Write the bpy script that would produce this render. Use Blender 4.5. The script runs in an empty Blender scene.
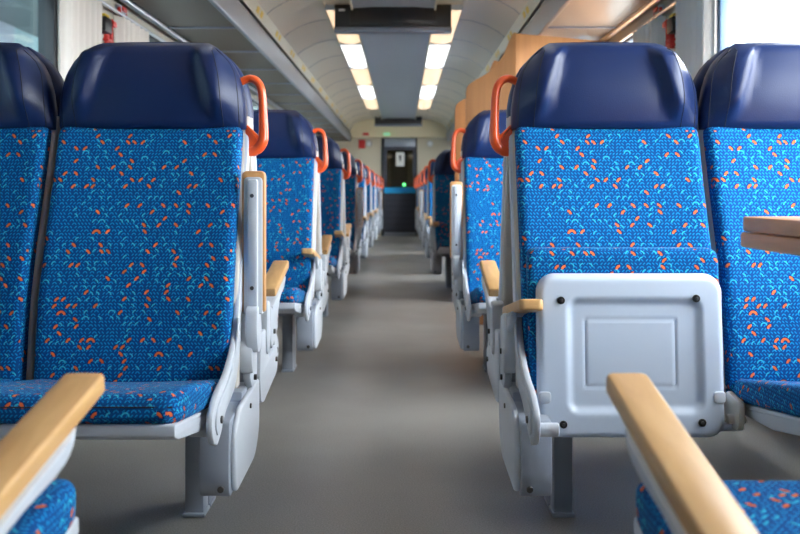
import bpy, bmesh, math, random
from mathutils import Vector, Matrix
random.seed(7)
S = bpy.context.scene
COL = S.collection
PI = math.pi

# ------------------------------------------------------------------ materials
def new_mat(name):
    m = bpy.data.materials.new(name); m.use_nodes = True
    nt = m.node_tree
    return m, nt, nt.nodes['Principled BSDF']

def plain(name, col, rough=0.5, metal=0.0, spec=0.5, noise=0.0, nscale=40, bump=0.0, coat=0.0):
    m, nt, b = new_mat(name)
    b.inputs['Base Color'].default_value = (*col, 1)
    b.inputs['Roughness'].default_value = rough
    b.inputs['Metallic'].default_value = metal
    b.inputs['Specular IOR Level'].default_value = spec
    b.inputs['Coat Weight'].default_value = coat
    if noise or bump:
        tc = nt.nodes.new('ShaderNodeTexCoord')
        n = nt.nodes.new('ShaderNodeTexNoise'); n.inputs['Scale'].default_value = nscale
        n.inputs['Detail'].default_value = 4
        nt.links.new(tc.outputs['Object'], n.inputs['Vector'])
        if noise:
            mx = nt.nodes.new('ShaderNodeMix'); mx.data_type = 'RGBA'
            mx.inputs[6].default_value = (*[c*(1-noise) for c in col], 1)
            mx.inputs[7].default_value = (*[min(1, c*(1+noise)) for c in col], 1)
            nt.links.new(n.outputs['Fac'], mx.inputs[0]); nt.links.new(mx.outputs[2], b.inputs['Base Color'])
        if bump:
            bp = nt.nodes.new('ShaderNodeBump'); bp.inputs['Strength'].default_value = bump
            bp.inputs['Distance'].default_value = 0.002
            nt.links.new(n.outputs['Fac'], bp.inputs['Height']); nt.links.new(bp.outputs['Normal'], b.inputs['Normal'])
    return m

def emissive(name, col, strength):
    m, nt, b = new_mat(name)
    b.inputs['Base Color'].default_value = (0.8, 0.8, 0.8, 1)
    b.inputs['Emission Color'].default_value = (*col, 1)
    b.inputs['Emission Strength'].default_value = strength
    return m

class NG:
    """tiny helper for node math"""
    def __init__(s, nt): s.nt = nt
    def m(s, op, *a):
        n = s.nt.nodes.new('ShaderNodeMath'); n.operation = op
        for i, v in enumerate(a):
            if isinstance(v, (int, float)): n.inputs[i].default_value = v
            else: s.nt.links.new(v, n.inputs[i])
        return n.outputs[0]
    def mix(s, f, a, b):
        n = s.nt.nodes.new('ShaderNodeMix'); n.data_type = 'RGBA'
        if isinstance(f, (int, float)): n.inputs[0].default_value = f
        else: s.nt.links.new(f, n.inputs[0])
        for k, v in ((6, a), (7, b)):
            if isinstance(v, tuple): n.inputs[k].default_value = (*v, 1)
            else: s.nt.links.new(v, n.inputs[k])
        return n.outputs[2]
    def truchet(s, u, v, cell, seed, rot=True, shift=0.0):
        """returns (distance to arc A, to arc B, random value of the cell)"""
        c = math.cos(PI/4)
        if rot:
            uu = s.m('MULTIPLY', s.m('ADD', u, v), c/cell); vv = s.m('MULTIPLY', s.m('SUBTRACT', v, u), c/cell)
        else:
            uu = s.m('MULTIPLY', u, 1/cell); vv = s.m('MULTIPLY', v, 1/cell)
        uu = s.m('ADD', uu, 200.37+seed); vv = s.m('ADD', vv, 200.11)
        iv = s.m('FLOOR', vv); uu = s.m('ADD', uu, s.m('MULTIPLY', s.m('SINE', s.m('MULTIPLY', iv, 12.9)), shift)); iu = s.m('FLOOR', uu)
        fu = s.m('FRACT', uu); fv = s.m('FRACT', vv)
        def rnd(k):
            cb = s.nt.nodes.new('ShaderNodeCombineXYZ')
            s.nt.links.new(iu, cb.inputs[0]); s.nt.links.new(iv, cb.inputs[1]); cb.inputs[2].default_value = k+seed
            w = s.nt.nodes.new('ShaderNodeTexWhiteNoise'); w.noise_dimensions = '3D'
            s.nt.links.new(cb.outputs[0], w.inputs['Vector']); return w.outputs['Value']
        flip = s.m('GREATER_THAN', rnd(1.0), 0.5)
        fx = s.m('ABSOLUTE', s.m('SUBTRACT', fu, flip))
        d1 = s.m('SQRT', s.m('ADD', s.m('POWER', fx, 2.0), s.m('POWER', fv, 2.0)))
        gx = s.m('SUBTRACT', 1.0, fx); gv = s.m('SUBTRACT', 1.0, fv)
        d2 = s.m('SQRT', s.m('ADD', s.m('POWER', gx, 2.0), s.m('POWER', gv, 2.0)))
        a1 = s.m('ABSOLUTE', s.m('SUBTRACT', d1, 0.5)); a2 = s.m('ABSOLUTE', s.m('SUBTRACT', d2, 0.5))
        return a1, a2, rnd(2.0), rnd(3.0), fx, fv

def fabric_mat():
    m, nt, b = new_mat('moquette')
    g = NG(nt)
    uv = nt.nodes.new('ShaderNodeUVMap')
    sp = nt.nodes.new('ShaderNodeSeparateXYZ'); nt.links.new(uv.outputs[0], sp.inputs[0])
    u, v = sp.outputs[0], sp.outputs[1]
    dark = (0.0025, 0.065, 0.235); mid = (0.003, 0.235, 0.56); lite = (0.03, 0.42, 0.62)
    # dense small lattice of interlocking arcs
    a1, a2, r1, r2, fx, fv = g.truchet(u, v, 0.0078, 0.0, False, 0.5)
    l = g.m('LESS_THAN', a1, 0.15)
    base = g.mix(l, dark, mid)
    # larger pale commas
    b1, b2, q1, q2, fx, fv = g.truchet(u, v, 0.0135, 17.0, False, 0.9)
    pale = g.m('MULTIPLY', g.m('LESS_THAN', b1, 0.10), g.m('LESS_THAN', q1, 0.30))
    base = g.mix(pale, base, lite)
    # orange commas with a dark outline
    c1, c2, s1, s2, fx, fv = g.truchet(u, v, 0.0150, 41.0, False, 0.8)
    pick = g.m('LESS_THAN', s1, 0.155)
    dkm = g.m('MULTIPLY', g.m('LESS_THAN', c1, 0.32), pick)
    base = g.mix(dkm, base, (0.006, 0.03, 0.12))
    org = g.m('MULTIPLY', g.m('LESS_THAN', c1, 0.175), pick)
    base = g.mix(org, base, (0.68, 0.145, 0.045))
    nt.links.new(base, b.inputs['Base Color'])
    b.inputs['Roughness'].default_value = 0.85
    b.inputs['Specular IOR Level'].default_value = 0.15
    b.inputs['Sheen Weight'].default_value = 0.06
    b.inputs['Sheen Roughness'].default_value = 0.4
    b.inputs['Sheen Tint'].default_value = (0.5, 0.8, 1, 1)
    n = nt.nodes.new('ShaderNodeTexNoise'); n.inputs['Scale'].default_value = 900
    nt.links.new(uv.outputs[0], n.inputs['Vector'])
    bp = nt.nodes.new('ShaderNodeBump'); bp.inputs['Strength'].default_value = 0.3; bp.inputs['Distance'].default_value = 0.001
    nt.links.new(n.outputs['Fac'], bp.inputs['Height']); nt.links.new(bp.outputs['Normal'], b.inputs['Normal'])
    return m

def wood_mat(name, c1, c2, axis='Y', scale=1.0, rough=0.4):
    m, nt, b = new_mat(name)
    tc = nt.nodes.new('ShaderNodeTexCoord'); mp = nt.nodes.new('ShaderNodeMapping')
    st = {'X': (3, 60, 60), 'Y': (60, 5, 60), 'Z': (60, 60, 3)}[axis]
    mp.inputs['Scale'].default_value = tuple(q*scale for q in st)
    nt.links.new(tc.outputs['Object'], mp.inputs[0])
    n = nt.nodes.new('ShaderNodeTexNoise'); n.inputs['Scale'].default_value = 1; n.inputs['Detail'].default_value = 5
    n.inputs['Distortion'].default_value = 0.6
    nt.links.new(mp.outputs[0], n.inputs['Vector'])
    r = nt.nodes.new('ShaderNodeValToRGB')
    r.color_ramp.elements[0].position = 0.3; r.color_ramp.elements[0].color = (*c2, 1)
    r.color_ramp.elements[1].position = 0.65; r.color_ramp.elements[1].color = (*c1, 1)
    nt.links.new(n.outputs['Fac'], r.inputs[0]); nt.links.new(r.outputs[0], b.inputs['Base Color'])
    b.inputs['Roughness'].default_value = rough
    return m

def glass_mat(name, tint=(1, 1, 1), refl=0.08):
    m = bpy.data.materials.new(name); m.use_nodes = True; nt = m.node_tree
    for n in list(nt.nodes): nt.nodes.remove(n)
    o = nt.nodes.new('ShaderNodeOutputMaterial'); t = nt.nodes.new('ShaderNodeBsdfTransparent'); g = nt.nodes.new('ShaderNodeBsdfGlossy')
    t.inputs[0].default_value = (*tint, 1); g.inputs['Roughness'].default_value = 0.02
    x = nt.nodes.new('ShaderNodeMixShader'); x.inputs[0].default_value = refl
    nt.links.new(t.outputs[0], x.inputs[1]); nt.links.new(g.outputs[0], x.inputs[2]); nt.links.new(x.outputs[0], o.inputs[0])
    return m

def stripes_mat(name, c1, c2, freq, axis, rough=0.4, width=0.5):
    m, nt, b = new_mat(name); g = NG(nt)
    tc = nt.nodes.new('ShaderNodeTexCoord'); sp = nt.nodes.new('ShaderNodeSeparateXYZ')
    nt.links.new(tc.outputs['Object'], sp.inputs[0])
    f = g.m('FRACT', g.m('MULTIPLY', g.m('ADD', sp.outputs[axis], 100.0), freq))
    nt.links.new(g.mix(g.m('LESS_THAN', f, width), c1, c2), b.inputs['Base Color'])
    b.inputs['Roughness'].default_value = rough
    return m

def floor_mat():
    m, nt, b = new_mat('speckled_linoleum'); g = NG(nt)
    tc = nt.nodes.new('ShaderNodeTexCoord')
    n1 = nt.nodes.new('ShaderNodeTexNoise'); n1.inputs['Scale'].default_value = 260; n1.inputs['Detail'].default_value = 3
    n2 = nt.nodes.new('ShaderNodeTexNoise'); n2.inputs['Scale'].default_value = 2.2; n2.inputs['Detail'].default_value = 5
    nt.links.new(tc.outputs['Object'], n1.inputs['Vector']); nt.links.new(tc.outputs['Object'], n2.inputs['Vector'])
    r = nt.nodes.new('ShaderNodeValToRGB')
    r.color_ramp.elements[0].position = 0.35; r.color_ramp.elements[0].color = (0.20, 0.19, 0.178, 1)
    r.color_ramp.elements[1].position = 0.66; r.color_ramp.elements[1].color = (0.33, 0.315, 0.29, 1)
    nt.links.new(n1.outputs['Fac'], r.inputs[0])
    c = g.mix(g.m('MULTIPLY', n2.outputs['Fac'], 0.35), r.outputs[0], (0.16, 0.15, 0.135))
    nt.links.new(c, b.inputs['Base Color'])
    nt.links.new(g.m('ADD', g.m('MULTIPLY', n2.outputs['Fac'], 0.25), 0.28), b.inputs['Roughness'])
    b.inputs['Specular IOR Level'].default_value = 0.45
    return m

M = {}
M['fabric'] = fabric_mat()
M['leather'] = plain('navy_leather', (0.005, 0.018, 0.082), 0.40, spec=0.38, bump=0.15, nscale=350)
M['piping'] = plain('seam_thread', (0.004, 0.006, 0.02), 0.6)
M['grey'] = plain('light_grey_plastic', (0.56, 0.60, 0.66), 0.42, noise=0.03, nscale=12)
M['panel'] = plain('pale_blue_grey_plastic', (0.52, 0.60, 0.72), 0.38, noise=0.02, nscale=8)
M['beige'] = plain('beige_plastic', (0.58, 0.55, 0.50), 0.45)
M['metal'] = plain('grey_painted_steel', (0.34, 0.38, 0.45), 0.4, metal=0.15)
M['orange'] = plain('orange_plastic', (0.85, 0.105, 0.02), 0.32, coat=0.2)
M['dark'] = plain('black_plastic', (0.012, 0.012, 0.014), 0.4)
M['bolt'] = plain('dark_steel_bolt', (0.10, 0.10, 0.10), 0.3, metal=0.8)
M['wood'] = wood_mat('beech_wood', (0.66, 0.40, 0.165), (0.56, 0.31, 0.115), 'Y', 0.8, 0.36)
M['woodz'] = wood_mat('beech_wood_upright', (0.60, 0.32, 0.13), (0.52, 0.26, 0.10), 'Z', 0.8, 0.4)
M['table'] = wood_mat('table_beech', (0.72, 0.36, 0.15), (0.56, 0.26, 0.10), 'Y', 1.0, 0.4)
M['plywood'] = wood_mat('orange_plywood', (0.62, 0.30, 0.125), (0.54, 0.25, 0.10), 'Z', 0.35, 0.4)
M['floor'] = floor_mat()
M['wall'] = plain('cream_wall_panel', (0.60, 0.56, 0.48), 0.5, noise=0.03, nscale=3)
M['endwall'] = plain('beige_end_wall', (0.62, 0.55, 0.42), 0.5, noise=0.03, nscale=2)
M['bulkhead'] = plain('lamplit_cream_bulkhead', (0.86, 0.74, 0.50), 0.45)  # paler than the end wall, standing in for lamp light falling on it
M['ceil'] = plain('satin_ceiling_panel', (0.86, 0.77, 0.61), 0.32, metal=0.1, noise=0.06, nscale=1.3)
M['ceilmid'] = plain('blue_grey_ceiling_panel', (0.40, 0.44, 0.50), 0.30, metal=0.15, noise=0.06, nscale=1.5)
M['strip'] = plain('cream_trim', (0.62, 0.58, 0.48), 0.4)
M['fascia'] = plain('brushed_aluminium_rail', (0.22, 0.24, 0.30), 0.32, metal=0.4, noise=0.08, nscale=5)
M['alu'] = plain('aluminium', (0.60, 0.62, 0.66), 0.28, metal=0.85)
M['shelf'] = plain('brown_tinted_rack_panel', (0.085, 0.058, 0.040), 0.55, noise=0.08, nscale=4)
M['shelfribbed'] = stripes_mat('ribbed_rack_panel', (0.24, 0.235, 0.23), (0.12, 0.115, 0.11), 26.0, 1, 0.35)
M['curtain'] = plain('cream_curtain', (0.80, 0.74, 0.68), 0.8, noise=0.05, nscale=6)
M['gasket'] = plain('black_rubber', (0.02, 0.022, 0.028), 0.5)
M['blueframe'] = plain('blue_grey_window_frame', (0.10, 0.17, 0.28), 0.35)
M['glass'] = glass_mat('window_pane', (0.97, 0.99, 0.99), 0.06)
M['darkglass'] = glass_mat('tinted_pane', (0.80, 0.90, 0.92), 0.10)
M['doorglass'] = glass_mat('door_pane', (0.55, 0.55, 0.52), 0.08)
M['red'] = plain('red_plastic', (0.62, 0.03, 0.025), 0.4)
M['yellow'] = plain('yellow_sticker', (0.75, 0.50, 0.03), 0.5)
M['white'] = plain('white_label', (0.8, 0.8, 0.78), 0.5)
M['greensign'] = emissive('green_sign', (0.05, 0.8, 0.25), 0.5)
M['greenlamp'] = emissive('green_lamp', (0.1, 0.9, 0.2), 2.0)
M['screen'] = plain('display_screen', (0.012, 0.007, 0.006), 0.3)
M['lampwhite'] = emissive('white_lens', (0.92, 0.97, 1.0), 1.7)
M['lampwarm'] = emissive('warm_lens', (1.0, 0.70, 0.40), 0.75)
M['bowl'] = plain('cream_lamp_channel', (0.72, 0.64, 0.50), 0.35)
M['blueband'] = plain('blue_door_band', (0.01, 0.42, 0.90), 0.4)
M['doordark'] = stripes_mat('dark_door_panel', (0.020, 0.024, 0.04), (0.045, 0.05, 0.075), 9.0, 2, 0.4, 0.9)
M['vest'] = plain('vestibule_wall', (0.10, 0.10, 0.085), 0.5)
M['vestpanel'] = plain('vestibule_pale_panel', (0.42, 0.42, 0.30), 0.5)
M['bounce_ground'] = plain('platform_ground', (0.42, 0.40, 0.37), 0.9, noise=0.15, nscale=2)  # kept pale to bounce daylight up through the windows onto the ceiling
M['teal'] = stripes_mat('teal_cladding', (0.17, 0.27, 0.30), (0.21, 0.33, 0.36), 0.9, 1, 0.5, 0.35)
M['teal2'] = plain('dark_canopy', (0.06, 0.08, 0.09), 0.5)
M['bluecanopy'] = plain('pale_blue_canopy', (0.07, 0.13, 0.22), 0.4)

# ------------------------------------------------------------------ mesh helpers
def link(o): COL.objects.link(o); return o

def boxuv(me):
    uvl = me.uv_layers.new(name='UVMap')
    for p in me.polygons:
        n = p.normal
        ax = max(range(3), key=lambda i: abs(n[i]) * (1.0 if i != 0 else 0.8))
        for li in p.loop_indices:
            c = me.vertices[me.loops[li].vertex_index].co
            uvl.data[li].uv = (c.y, c.z) if ax == 0 else ((c.x, c.z) if ax == 1 else (c.x, c.y+0.3))

class MB:
    def __init__(s): s.bm = bmesh.new()
    def _merge(s, b, mat=None):
        if mat: bmesh.ops.transform(b, matrix=mat, verts=b.verts)
        me = bpy.data.meshes.new('t'); b.to_mesh(me); b.free(); s.bm.from_mesh(me); bpy.data.meshes.remove(me)
    def box(s, x0, x1, y0, y1, z0, z1, bev=0.0, seg=2, mat=None):
        b = bmesh.new(); bmesh.ops.create_cube(b, size=1.0)
        for v in b.verts:
            v.co = Vector(((x0+x1)/2 + v.co.x*(x1-x0), (y0+y1)/2 + v.co.y*(y1-y0), (z0+z1)/2 + v.co.z*(z1-z0)))
        if bev: bmesh.ops.bevel(b, geom=b.edges[:], offset=bev, segments=seg, affect='EDGES', profile=0.5)
        s._merge(b, mat); return s
    def prism(s, pts, axis, a0, a1, bev=0.0, seg=2, mat=None):
        """pts 2-D outline; axis 0: pts are (y,z), 1: (x,z), 2: (x,y)"""
        b = bmesh.new()
        def P(p, a):
            return {0: (a, p[0], p[1]), 1: (p[0], a, p[1]), 2: (p[0], p[1], a)}[axis]
        v0 = [b.verts.new(P(p, a0)) for p in pts]; v1 = [b.verts.new(P(p, a1)) for p in pts]
        n = len(pts)
        f0 = b.faces.new(v0); f1 = b.faces.new(v1[::-1])
        for i in range(n): b.faces.new((v0[i], v1[i], v1[(i+1) % n], v0[(i+1) % n]))
        bmesh.ops.recalc_face_normals(b, faces=b.faces[:])
        if bev:
            es = [e for e in b.edges if any(f in (f0, f1) for f in e.link_faces)]
            bmesh.ops.bevel(b, geom=es, offset=bev, segments=seg, affect='EDGES', profile=0.5)
        s._merge(b, mat); return s
    def loft(s, rings, cap=True, closed=True):
        b = s.bm; vs = [[b.verts.new(p) for p in r] for r in rings]
        n = len(rings[0])
        fs = []
        for i in range(len(rings)-1):
            for j in range(n if closed else n-1):
                fs.append(b.faces.new((vs[i][j], vs[i][(j+1) % n], vs[i+1][(j+1) % n], vs[i+1][j])))
        if cap: fs.append(b.faces.new(vs[0][::-1])); fs.append(b.faces.new(vs[-1]))
        bmesh.ops.recalc_face_normals(b, faces=fs)
        return s
    def tube(s, path, r, n=10, sx=1.0):
        path = [Vector(p) for p in path]; rings = []
        rr = r if isinstance(r, (list, tuple)) else [r]*len(path)
        up = Vector((0, 1, 0))
        for i, p in enumerate(path):
            t = (path[min(i+1, len(path)-1)] - path[max(i-1, 0)]).normalized()
            u = up if abs(t.dot(up)) < 0.9 else Vector((0, 0, 1))
            a = t.cross(u).normalized(); c = a.cross(t).normalized()
            rings.append([p + (a*math.cos(2*PI*k/n) + c*math.sin(2*PI*k/n)*sx)*rr[i] for k in range(n)])
        return s.loft(rings)
    def cyl(s, c, axis, r, h, n=20):
        c = Vector(c); d = Vector([(1, 0, 0), (0, 1, 0), (0, 0, 1)][axis])
        e = r*0.15
        a = Vector((0, 1, 0)) if axis != 1 else Vector((1, 0, 0)); bb = d.cross(a)
        rings = [[c + d*(t*h/2) + (a*math.cos(2*PI*k/n)+bb*math.sin(2*PI*k/n))*q for k in range(n)] for t, q in ((-1, r-e), (-1+2*e/h if h > 2*e else -0.9, r), (1-2*e/h if h > 2*e else 0.9, r), (1, r-e))]
        return s.loft(rings)
    def build(s, name, mat, parent=None, smooth=True, uv=False, angle=40):
        me = bpy.data.meshes.new(name); s.bm.to_mesh(me); s.bm.free()
        if smooth:
            me.polygons.foreach_set('use_smooth', [True]*len(me.polygons))
            me.set_sharp_from_angle(angle=math.radians(angle))
        if uv: boxuv(me)
        me.materials.append(M[mat] if isinstance(mat, str) else mat)
        o = link(bpy.data.objects.new(name, me))
        if parent is not None: o.parent = parent
        return o

def catmull(pts, n=6):
    pts = [Vector(p) for p in pts]; out = []
    P = [pts[0]*2-pts[1]] + pts + [pts[-1]*2-pts[-2]]
    for i in range(1, len(P)-2):
        for k in range(n):
            t = k/n
            out.append(0.5*((2*P[i]) + (P[i+1]-P[i-1])*t + (2*P[i-1]-5*P[i]+4*P[i+1]-P[i+2])*t*t + (3*P[i]-P[i-1]-3*P[i+1]+P[i+2])*t**3))
    out.append(pts[-1]); return out

def roundpoly(pts, r, n=5):
    out = []; N = len(pts)
    for i in range(N):
        p0, p, p1 = Vector(pts[i-1]), Vector(pts[i]), Vector(pts[(i+1) % N])
        a = (p0-p); b = (p1-p); rr = min(r if not isinstance(r, (list, tuple)) else r[i], a.length*0.48, b.length*0.48)
        if rr < 1e-5: out.append(tuple(p)); continue
        A = p + a.normalized()*rr; B = p + b.normalized()*rr
        for k in range(n+1):
            t = k/n; out.append(tuple(A*(1-t)**2 + p*2*t*(1-t) + B*t*t))
    return out

def rrect(x0, x1, y0, y1, r, n=5):
    return roundpoly([(x0, y0), (x1, y0), (x1, y1), (x0, y1)], r, n)

def interp(tbl, z):
    if z <= tbl[0][0]: return tbl[0][1]
    for (a, va), (b, vb) in zip(tbl, tbl[1:]):
        if z <= b:
            t = (z-a)/(b-a); return va + (vb-va)*t
    return tbl[-1][1]

def sstep(a, b, x):
    t = max(0, min(1, (x-a)/(b-a))); return t*t*(3-2*t)

def empty(name, loc=(0, 0, 0), rz=0):
    o = link(bpy.data.objects.new(name, None)); o.location = loc; o.rotation_euler = (0, 0, rz)
    o.empty_display_size = 0.1
    return o

def tag(o, label, cat, group=None, kind=None):
    o['label'] = label; o['category'] = cat
    if group: o['group'] = group
    if kind: o['kind'] = kind
    return o

def copy_tree(o, parent=None):
    c = o.copy(); COL.objects.link(c); c.parent = parent
    for ch in list(o.children): copy_tree(ch, c)
    return c

def struct(o): o['kind'] = 'structure'; return o

# ------------------------------------------------------------------ the train seat
# local frame: origin on the floor under the back plane, seat faces -Y, width along X
HW = 0.2185
FRONT = [(0.36, -0.255), (0.44, -0.245), (0.54, -0.228), (0.66, -0.192), (0.80, -0.140), (0.93, -0.096), (1.0, -0.08)]

def ring_rr(z, hw, y0, y1, r, concave=0.0, nx=13):
    """horizontal ring: front edge at y0 (towards -Y), back y1"""
    pts = rrect(-hw, hw, y0, y1, r, 5)
    # add points to the front so it can be dished
    front = []
    for k in range(nx):
        x = -hw + r + (2*hw-2*r)*(k+0.5)/nx
        front.append((x, y0 + concave*(math.cos(x/hw*PI/2)**1.2)))
    out = []
    for i, p in enumerate(pts):
        out.append(p)
        if i == 5: pass
    # rrect corners: index 0..5 corner (x0,y0), 6..11 corner (x1,y0) ...
    ring = pts[:6] + front + pts[6:]
    return [(p[0], p[1], z) for p in ring]

def back_cushion(parent):
    m = MB(); zs = [0.340, 0.344, 0.350, 0.36, 0.38] + [0.40+0.02*i for i in range(27)] + [0.932, 0.938, 0.941]
    rings = []
    for z in zs:
        y = interp(FRONT, z); k = 0.0
        if z > 0.93: k = (z-0.93)*1.0
        if z < 0.35: k = (0.35-z)*1.0
        hw = HW - k*0.6
        rings.append(ring_rr(z, hw, y + k, y + 0.062, 0.020, 0.012*sstep(0.37, 0.5, z)))
    m.loft(rings)
    return m.build('backrest', 'fabric', parent, uv=True, angle=60)

def back_shell(parent):
    m = MB(); rings = []
    for i in range(30):
        z = 0.34 + 0.63*i/29
        y = interp(FRONT, z) + 0.045
        rings.append(ring_rr(z, 0.2285, y, min(-0.004, y+0.055), 0.012))
    m.loft(rings)
    return m.build('backrest_shell', 'beige', parent)

HZ0, HZ1 = 0.936, 1.150
def head_w(z):
    t = (z-HZ0)/(HZ1-HZ0)
    return interp([(0, 0.2265), (0.25, 0.2255), (0.45, 0.219), (0.62, 0.208), (0.76, 0.192), (0.87, 0.170), (0.94, 0.152), (1, 0.130)], t)
def head_rest(parent):
    m = MB(); rings = []
    N = 72
    zs = [HZ0, HZ0+0.002, HZ0+0.008] + [HZ0+0.02+0.010*i for i in range(17)] + [HZ1-0.016, HZ1-0.010, HZ1-0.005, HZ1-0.0015, HZ1]
    for z in zs:
        t = (z-HZ0)/(HZ1-HZ0); w = head_w(z)
        yf = -0.092 - 0.018*math.sin(PI*min(1, t*1.15)) + 0.010*t
        if t > 0.90: yf += 0.05*((t-0.90)/0.10)**2
        if t < 0.04: yf += 0.01*(1-t/0.04)
        yb = -0.004
        if t > 0.85: yb -= 0.022*((t-0.85)/0.15)**2
        ring = []
        for k in range(N):
            a = 2*PI*k/N; c, s = math.cos(a), math.sin(a)
            ex = 0.62
            x = w*math.copysign(abs(c)**ex, c)
            ys = math.copysign(abs(s)**(0.72 if s < 0 else 0.4), s)
            yc = (yf+yb)/2; y = yc + (yb-yf)/2*ys
            # side wings: a raised bolster outside a line that widens downwards
            if s < 0:
                xi = 0.098 + 0.060*(1-t); xs = 0.158
                b = sstep(xi-0.006, xi+0.016, abs(x)) * (1 - sstep(xs, w, abs(x)))
                y -= 0.030*b*sstep(0.0, 0.35, t)*(1-sstep(0.93, 1.0, t))
            ring.append((x, y, z))
        rings.append(ring)
    # close the top softly
    top = rings[-1]; cx = sum(p[0] for p in top)/N; cy = sum(p[1] for p in top)/N
    for f, dz in ((0.8, 0.0012), (0.5, 0.0022), (0.2, 0.0026)):
        rings.append([(cx+(p[0]-cx)*f, cy+(p[1]-cy)*f, HZ1+dz) for p in top])
    m.loft(rings)
    h = m.build('headrest', 'leather', parent, angle=80)
    # seams: thin piping over the wings and round the sides
    p = MB()
    def surf(xa, z):
        t = (z-HZ0)/(HZ1-HZ0); w = head_w(z); xa = min(xa, w*0.97)
        yf = -0.092 - 0.018*math.sin(PI*min(1, t*1.15)) + 0.010*t
        if t > 0.90: yf += 0.05*((t-0.90)/0.10)**2
        c = (xa/w)**(1/0.62); s = math.sqrt(max(0, 1-c*c)); ys = -s**0.72
        y = (yf-0.004)/2 + (-0.004-yf)/2*ys
        xi = 0.098 + 0.060*(1-t)
        b = sstep(xi-0.006, xi+0.016, xa) * (1 - sstep(0.158, w, xa))
        return y - 0.030*b*sstep(0.0, 0.35, t)*(1-sstep(0.93, 1.0, t))
    for sg in (-1, 1):
        for base, amp in ((0.176, 0.035), (0.212, 0.045)):
            path = []
            for i in range(19):
                z = HZ0+0.004 + (HZ1-HZ0-0.010)*i/18; t = i/18
                xa = base - amp*t**3
                xa = min(xa, head_w(z)-0.006)
                path.append((sg*xa, surf(xa, z)+0.0002, z))
            p = MB(); p.tube(path, 0.0011, 6); p.build('seam', 'piping', h)
    return h

def seat_cushion(parent):
    m = MB(); rings = []
    # sections along y, each a rounded rectangle in xz
    ys = [-0.699, -0.695, -0.686, -0.672, -0.65, -0.62, -0.58, -0.52, -0.46, -0.40, -0.34, -0.28, -0.22, -0.20]
    for i, y in enumerate(ys):
        e = {0: 0.022, 1: 0.014, 2: 0.006, 3: 0.001}.get(i, 0.0)
        top = interp([(-0.70, 0.414), (-0.685, 0.424), (-0.66, 0.428), (-0.60, 0.425), (-0.45, 0.402), (-0.3, 0.378), (-0.2, 0.362)], y) - e
        bot = interp([(-0.70, 0.374), (-0.5, 0.350), (-0.2, 0.312)], y) + e*0.6
        hw = HW - 0.006 - interp([(-0.70, 0.014), (-0.66, 0.002), (-0.6, 0)], y) - e*0.5
        r = 0.020
        o = rrect(-hw, hw, bot, top, r, 5)
        top_pts = []
        for k in range(11):
            x = hw - r - (2*hw-2*r)*(k+0.5)/11
            top_pts.append((x, top - 0.007*math.cos(x/hw*PI/2)*(1 if y > -0.66 else 0.3)))
        ring = o[:18] + top_pts + o[18:]
        rings.append([(q[0], y, q[1]) for q in ring])
    m.loft(rings)
    c = m.build('cushion', 'fabric', parent, uv=True, angle=60)
    p = MB()
    p.tube([(-0.20, -0.690, 0.405), (-0.1, -0.6985, 0.407), (0.1, -0.6985, 0.407), (0.20, -0.690, 0.405)], 0.0013, 6)
    p.build('seam', 'piping', c)
    return c

def seat_pan(parent):
    m = MB()
    pts = roundpoly([(-0.690, 0.375), (-0.20, 0.312), (-0.19, 0.295), (-0.45, 0.305), (-0.66, 0.340), (-0.690, 0.352)], 0.006, 3)
    m.prism(pts, 0, -0.205, 0.205, 0.004)
    return m.build('seat_pan', 'grey', parent)

def bar_from_outline(name, fr, rear, x0, x1, mat, parent, bev=0.005):
    pts = [tuple(p)[:2] for p in catmull([(a[0], a[1], 0) for a in fr], 5)] + [tuple(p)[:2] for p in catmull([(a[0], a[1], 0) for a in rear], 5)]
    m = MB(); m.prism(pts, 0, min(x0, x1), max(x0, x1), bev); return m.build(name, mat, parent)

def side_frame(parent, s, folded=False):
    fr = [(-0.050, 0.930), (-0.092, 0.80), (-0.140, 0.66), (-0.185, 0.53), (-0.235, 0.45), (-0.33, 0.400), (-0.43, 0.378), (-0.485, 0.350), (-0.495, 0.315), (-0.475, 0.283)]
    re = [(-0.44, 0.272), (-0.40, 0.288), (-0.36, 0.315), (-0.25, 0.345), (-0.19, 0.40), (-0.150, 0.50), (-0.108, 0.64), (-0.060, 0.80), (-0.02, 0.930)]
    o = bar_from_outline('side_frame', fr, re, s*0.2185, s*0.232, 'grey', parent)
    m = MB()
    fr2 = [(-0.215, 0.50), (-0.25, 0.43), (-0.33, 0.385), (-0.42, 0.362), (-0.462, 0.342), (-0.470, 0.315), (-0.455, 0.296)]
    re2 = [(-0.435, 0.294), (-0.40, 0.312), (-0.35, 0.335), (-0.26, 0.362), (-0.215, 0.42), (-0.200, 0.50)]
    pts = [tuple(p)[:2] for p in catmull([(a[0], a[1], 0) for a in fr2], 4)] + [tuple(p)[:2] for p in catmull([(a[0], a[1], 0) for a in re2], 4)]
    a, b = s*0.231, s*0.236
    m.prism(pts, 0, min(a, b), max(a, b), 0.002); m.build('frame_rib', 'grey', o)
    m = MB(); m.cyl((s*0.237, -0.43, 0.322), 0, 0.008, 0.006, 12); m.build('bolt', 'bolt', o)
    m = MB(); m.cyl((s*0.20, -0.445, 0.305), 0, 0.014, 0.05, 14); m.build('pivot_pin', 'grey', o)
    return o

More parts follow.
